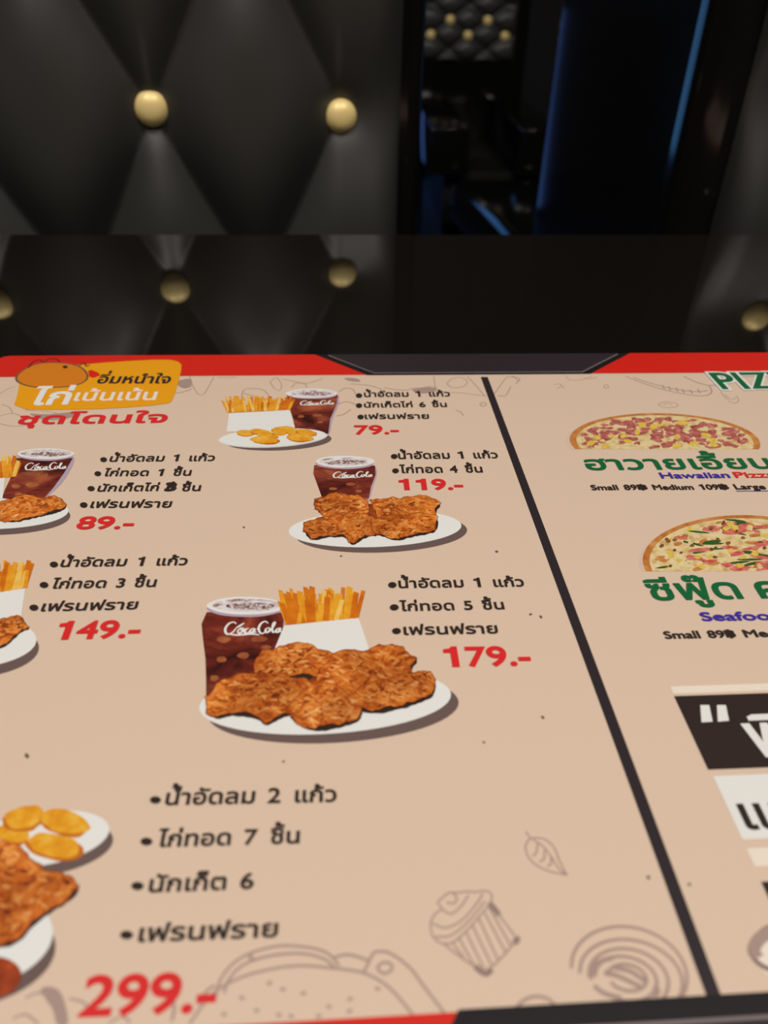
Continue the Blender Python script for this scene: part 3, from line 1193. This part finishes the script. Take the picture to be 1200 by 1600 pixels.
pizza(1039, 149, 646, 702, 3, [(ham_m, 110, .075, .085), (cheese_m, 50, .045, .05), (ham_m, 50, .05, .06), (pine_m, 20, .06, .085)], 'printed half pizza with ham and pineapple', 0.03)
pizza(1160, 156, 805, 893, 5, [(olive_m, 30, .035, .05), (crust_m, 26, .07, .05), (cheese_m, 30, .05, .05), (pepper_m, 24, .13, .030), (crab_m, 26, .13, .055), (pine_m, 22, .04, .05), (olive_m, 12, .03, .04), (cheese_m, 14, .04, .05)], 'printed half pizza with crab sticks and green pepper')
art = Art(20)
lettering(art, 'ฮาวายเอี้ยน', (918, 735.5), (1211, 733), 17, ink['green'], 0.0006)
art.build('pizza_name', menu, 'green name under the ham and pineapple pizza')
art = Art(20)
lettering(art, 'Hawaiian', (1034, 748.5), (1142, 747.5), 9.2, ink['blue'], 0.00028, 'H')
lettering(art, 'Pizza', (1150, 747.5), (1215, 747), 9.2, ink['pricered'], 0.00028, 'H')
art.build('pizza_subtitle', menu, 'violet and red English pizza name')
art = Art(20)
lettering(art, 'Small 89', (925, 766.8), (997, 766.3), 8.2, ink['black'], 0.00024, 'H')
lettering(art, '฿', (998, 766.3), (1013.5, 766.2), 8.2, ink['black'], 0.0004, 'H')
lettering(art, 'Medium 109', (1022, 766.3), (1125, 765.8), 8.2, ink['black'], 0.00024, 'H')
lettering(art, '฿', (1126, 765.8), (1141, 765.7), 8.2, ink['black'], 0.0004, 'H')
lettering(art, 'Large', (1150, 765.6), (1198, 765.4), 8.2, ink['black'], 0.00024, 'H')
art.stroke([(1150, 768.2), (1200, 768)], 0.0003, ink['blue'])
art.build('size_prices', menu)
art = Art(20)
lettering(art, 'ซีฟู๊ด', (1019, 939.5), (1163, 936.5), 27, ink['green'], 0.0006)
lettering(art, 'ค', (1190, 936), (1232, 935.5), 27, ink['green'], 0.0006)
art.build('pizza_name', menu, 'green name under the seafood pizza')
art = Art(20)
lettering(art, 'Seafood', (1098, 971.5), (1226, 969.5), 14, ink['blue'], 0.00032, 'H')
art.build('pizza_subtitle', menu)
art = Art(20)
lettering(art, 'Small 89', (1040, 999.3), (1135, 997.5), 12, ink['black'], 0.00026, 'H')
lettering(art, '฿', (1136, 997.5), (1152, 997.2), 12, ink['black'], 0.0005, 'H')
lettering(art, 'Medium', (1165, 997), (1262, 995), 12, ink['black'], 0.00026, 'H')
art.build('size_prices', menu)

# promotion banner, running off to the right
art = Art(6)
u_r = 0.265
tl, blf = P(1053, 1088), P(1106.5, 1203)
ua = P(1047, 1073)
ub = P(1054, 1084)
art.face([ua, (u_r, ua.y), (u_r, ub.y), (ua.x, ub.y)], ink['cream'])
art.face([tl, (u_r, tl.y), (u_r, blf.y), (tl.x, blf.y)], ink['black'])
c0, c1 = P(1114, 1213), P(1159, 1312)
art.face([c0, (u_r, c0.y), (u_r, c1.y), (c0.x, c1.y)], ink['white'])
d0, d1 = P(1166, 1326), P(1178, 1354)
art.face([d0, (u_r, d0.y), (u_r, d1.y), (d0.x, d1.y)], ink['cream'])
e0, e1 = P(1189, 1378), P(1215, 1432)
art.face([e0, (u_r, e0.y), (u_r, e1.y), (e0.x, e1.y)], ink['black'])
art.bump(3)
art.poly([(1094, 1102), (1108, 1102), (1113.5, 1128), (1096, 1129)], ink['white'])
art.poly([(1120, 1102), (1134, 1102), (1139, 1126.5), (1121.5, 1128)], ink['white'])
lettering(art, 'พิ', (1185, 1184), (1259, 1181), 55, ink['white'], 0.0007)
lettering(art, 'แป้', (1168, 1297), (1266, 1293.5), 42, ink['black'], 0.0005)
art.build('promotion_banner', menu, 'black and white promotion banner with white lettering')

# ---- pencil sketches and specks on the paper
LW = 0.00036


def doodle(strokes, name='sketch', w=LW, m='line', label=None, layer=1):
    if name == 'sketch':                                # scattered scraps: one part each
        for s in strokes:
            art = Art(layer)
            closed = s[0] == 'c'
            art.stroke(s[1:] if closed else s, w, ink[m], closed)
            art.build(name, menu)
        return
    art = Art(layer)
    for s in strokes:
        closed = s[0] == 'c'
        art.stroke(s[1:] if closed else s, w, ink[m], closed)
    art.build(name, menu, label)


doodle([[(822, 1299), (829, 1309), (848, 1322), (862, 1340), (874, 1358), (887, 1368)],
        [(829, 1309), (821, 1322), (826, 1340), (840, 1353), (860, 1362), (885, 1367)],
        [(833, 1309), (852, 1312), (866, 1325), (874, 1345), (885, 1366)],
        [(840, 1318), (838, 1332), (832, 1338)], [(851, 1328), (850, 1342), (843, 1347)], [(861, 1340), (861, 1350), (855, 1354)]],
       'leaf_sketch', label='pencil leaf')
doodle([[(692, 1402), (684, 1410), (690, 1420), (680, 1428), (673, 1442), (676, 1462), (690, 1474), (710, 1471), (735, 1448), (752, 1428), (766, 1410), (768, 1398), (758, 1392), (742, 1394), (730, 1393), (715, 1395), (702, 1395), (692, 1402)],
        [(690, 1420), (705, 1428), (722, 1414), (732, 1398)], [(676, 1443), (696, 1450), (722, 1438), (745, 1412), (754, 1396)],
        [(680, 1464), (704, 1462), (732, 1440), (758, 1408)], [(708, 1396), (714, 1404), (708, 1412), (698, 1410)],
        [(766, 1412), (786, 1438), (808, 1468)], [(808, 1468), (786, 1494), (758, 1521)], [(758, 1521), (726, 1500), (694, 1476)],
        [(757, 1426), (790, 1488)], [(748, 1435), (778, 1500)], [(738, 1446), (768, 1508)], [(728, 1456), (756, 1514)], [(716, 1464), (740, 1508)], [(706, 1472), (724, 1496)], [(764, 1418), (798, 1478)]],
       'cupcake_sketch', label='pencil cupcake')
doodle([[(764, 1410), (771, 1418), (780, 1430)], [(742, 1510), (758, 1521), (768, 1514)], [(806, 1464), (808, 1468), (803, 1474)]], 'cupcake_sketch', 0.0011, 'sketchdark')
spi = []
for k, (rx, ry, cx, cy) in enumerate([(90, 70, 983, 1520), (80, 58, 986, 1528), (62, 46, 982, 1530), (48, 34, 978, 1530), (30, 20, 980, 1528)]):
    spi.append([(cx + rx * math.cos(t) + 0.15 * ry * math.sin(t) * -1, cy + ry * math.sin(t) + rx * .20 * math.cos(t)) for t in [math.pi * .95 + i * math.pi * (1.25 + .15 * k) / 12 for i in range(13)]])
doodle(spi, 'roll_sketch', 0.0006, label='pencil spiral roll')
doodle([[(922, 1530), (932, 1506), (958, 1496)], [(928, 1540), (944, 1552), (972, 1560)], [(944, 1520), (962, 1524), (985, 1534), (1004, 1544)], [(958, 1512), (985, 1518), (1012, 1536)], [(1022, 1540), (1028, 1548), (1022, 1558)]], 'roll_sketch', 0.0009, 'line')
doodle([[(296, 1600), (330, 1555), (370, 1530), (420, 1515), (470, 1509), (520, 1513), (570, 1521), (610, 1545), (650, 1592)],
        [(336, 1560), (345, 1530), (365, 1505), (395, 1488), (440, 1478), (490, 1482), (515, 1492), (530, 1510)],
        [(350, 1552), (358, 1530), (380, 1508), (420, 1494), (470, 1490), (505, 1498), (522, 1511)],
        [(395, 1489), (390, 1497), (402, 1500)],
        [(520, 1497), (545, 1492), (578, 1502)], [(568, 1520), (574, 1508), (582, 1492), (590, 1487), (610, 1490), (640, 1512), (665, 1545), (698, 1588)],
        ['c', (590, 1512), (600, 1504), (612, 1508), (610, 1518), (598, 1521)],
        [(310, 1570), (322, 1550), (336, 1540)], [(270, 1560), (272, 1580), (268, 1596)]],
       'burger_sketch', 0.0005, label='pencil burger with sesame seeds')
art = Art(1)
for x, y in ((421, 1536), (442, 1546), (474, 1552), (378, 1559), (401, 1579), (436, 1586), (455, 1588), (514, 1573), (547, 1561), (546, 1580), (498, 1588), (590, 1545), (350, 1585)):
    art.ellipse((x, y), 4.5, 3.2, ink['line'], rng.uniform(-40, 40), 12)
art.build('burger_sketch', menu)
art = Art(1)
art.poly([(60, 1545), (78, 1540), (95, 1548), (104, 1575), (108, 1604), (88, 1604), (84, 1580), (72, 1562)], ink['line'], 0, 0, 1)
art.build('sketch', menu)
doodle([[(40, 1560), (56, 1552), (70, 1552)], [(60, 1600), (40, 1585), (20, 1592)], [(108, 1560), (130, 1566), (140, 1580)], [(170, 1600), (190, 1588), (204, 1598)]], 'sketch', LW)
doodle([[(805, 1577), (820, 1562), (840, 1557), (858, 1562), (868, 1572)]], 'bun_sketch', 0.0006)
art = Art(1)
art.poly([(1215 + 34 * math.cos(t), 1488 + 40 * math.sin(t)) for t in [k * .52 for k in range(12)]], ink['cream'], 0, 0, 1)
art.stroke([(1225, 1446), (1200, 1450), (1180, 1466), (1172, 1484), (1180, 1500), (1196, 1512), (1215, 1518)], 0.0010, ink['sketchdark'])
art.stroke([(1215, 1452), (1190, 1464), (1178, 1482), (1186, 1496)], 0.0022, ink['line'])
art.build('mushroom_sketch', menu)
# sketches along the top edge
doodle([[(978, 588), (1000, 597), (1030, 607), (1060, 614), (1085, 618), (1104, 618), (1112, 612), (1108, 603)],
        [(990, 590), (1020, 600), (1060, 609), (1090, 612), (1106, 610)], [(1068, 588), (1085, 596), (1105, 602), (1118, 602)],
        [(1035, 602), (1038, 608)], [(1045, 604), (1048, 610)], [(1056, 606), (1059, 612)], [(1066, 608), (1069, 614)], [(1078, 609), (1082, 615)], [(1090, 608), (1094, 614)]],
       'hot_dog_sketch', 0.0006, label='pencil hot dog')
doodle([['c', (1030, 631), (1040, 627.5), (1056, 630), (1058, 635), (1045, 637), (1032, 635)], [(1036, 632), (1044, 630), (1050, 633)],
        [(884, 588), (890, 593), (905, 594), (916, 591), (925, 588)], [(912, 591), (924, 592), (932, 589)],
        [(866, 601), (874, 600), (882, 607)], [(870, 607), (878, 604)], ['c', (944, 603), (948, 601), (951, 605), (946, 607)],
        [(1126, 612), (1134, 622), (1146, 630), (1154, 626), (1150, 618)], [(1132, 616), (1142, 624), (1150, 622)]], 'sketch', LW)
doodle([[(678, 588), (680, 604), (682, 612)], [(650, 608), (676, 604), (690, 612), (720, 614), (752, 618), (760, 618)],
        [(698, 600), (706, 592), (720, 590), (730, 596), (724, 604), (708, 606), (698, 600)], [(730, 588), (745, 604), (758, 620)],
        [(772, 616), (782, 602), (792, 590), (804, 590), (810, 596)], [(778, 618), (790, 618), (798, 604)], [(548, 600), (580, 603), (602, 611)], [(600, 606), (630, 610), (648, 606)],
        [(712, 641), (720, 644), (724, 650)], [(800, 588), (812, 592), (806, 600)], ['c', (750, 632), (756, 629), (760, 632), (754, 635)]],
       'pizza_slice_sketch', LW, label='pencil pizza slices')
art = Art(1)
art.poly([(640, 607), (680, 604), (681, 613), (652, 616)], ink['line'], 0, 0, 1)
art.build('sketch', menu)
art = Art(1)
art.poly([(535, 590), (558, 591), (566, 597), (545, 596)], ink['line'], 0, 0, 1)
art.build('sketch', menu)
doodle([[(296, 588), (302, 604), (310, 616), (318, 616), (326, 604), (334, 590)], [(340, 590), (370, 590)],
        [(422, 597), (432, 590), (440, 602), (436, 610), (428, 606), (422, 597)], [(440, 592), (460, 596), (480, 599), (505, 591)],
        [(456, 606), (462, 599), (476, 600), (480, 606)], [(384, 626), (378, 618), (382, 609), (396, 607), (412, 610), (420, 619), (416, 624)], [(378, 614), (400, 620), (410, 624)],
        [(530, 612), (538, 607), (550, 608), (556, 616)], [(524, 634), (540, 628), (556, 632)], [(526, 650), (536, 648), (548, 640)],
        [(276, 600), (286, 606), (300, 604)], [(268, 612), (280, 614), (300, 608)]],
       'ice_cream_sketch', LW)
doodle([[(0, 615), (12, 608), (24, 604)], [(0, 650), (20, 646), (40, 652), (60, 648)], [(2, 632), (14, 636), (20, 646)], [(0, 662), (20, 666), (48, 664)], [(40, 641), (80, 644), (110, 652), (128, 648)]], 'sketch', LW)
art = Art(1)
art.poly([(40, 645), (70, 648), (108, 644), (128, 642), (112, 654), (70, 658)], ink['line'], 0, 0, 1)
art.build('sketch', menu)
art = Art(1)
art.poly([(272, 596), (300, 590), (300, 604), (286, 608)], ink['line'], 0, 0, 1)
art.build('sketch', menu)
for x, y, r in ((42, 1181, 4.5), (848, 1121, 3.2), (845, 964, 3), (829, 960, 2.6), (1013, 1371, 3.6), (1077, 1382, 3.2), (776, 862, 2.6), (381, 824, 2), (533, 869, 2), (443, 1190, 2.4), (756, 1160, 2.4)):
    art = Art(1)
    art.ellipse((x, y), r, r * .7, ink['speck'], rng.uniform(-30, 60), 12)
    art.build('speck', menu)
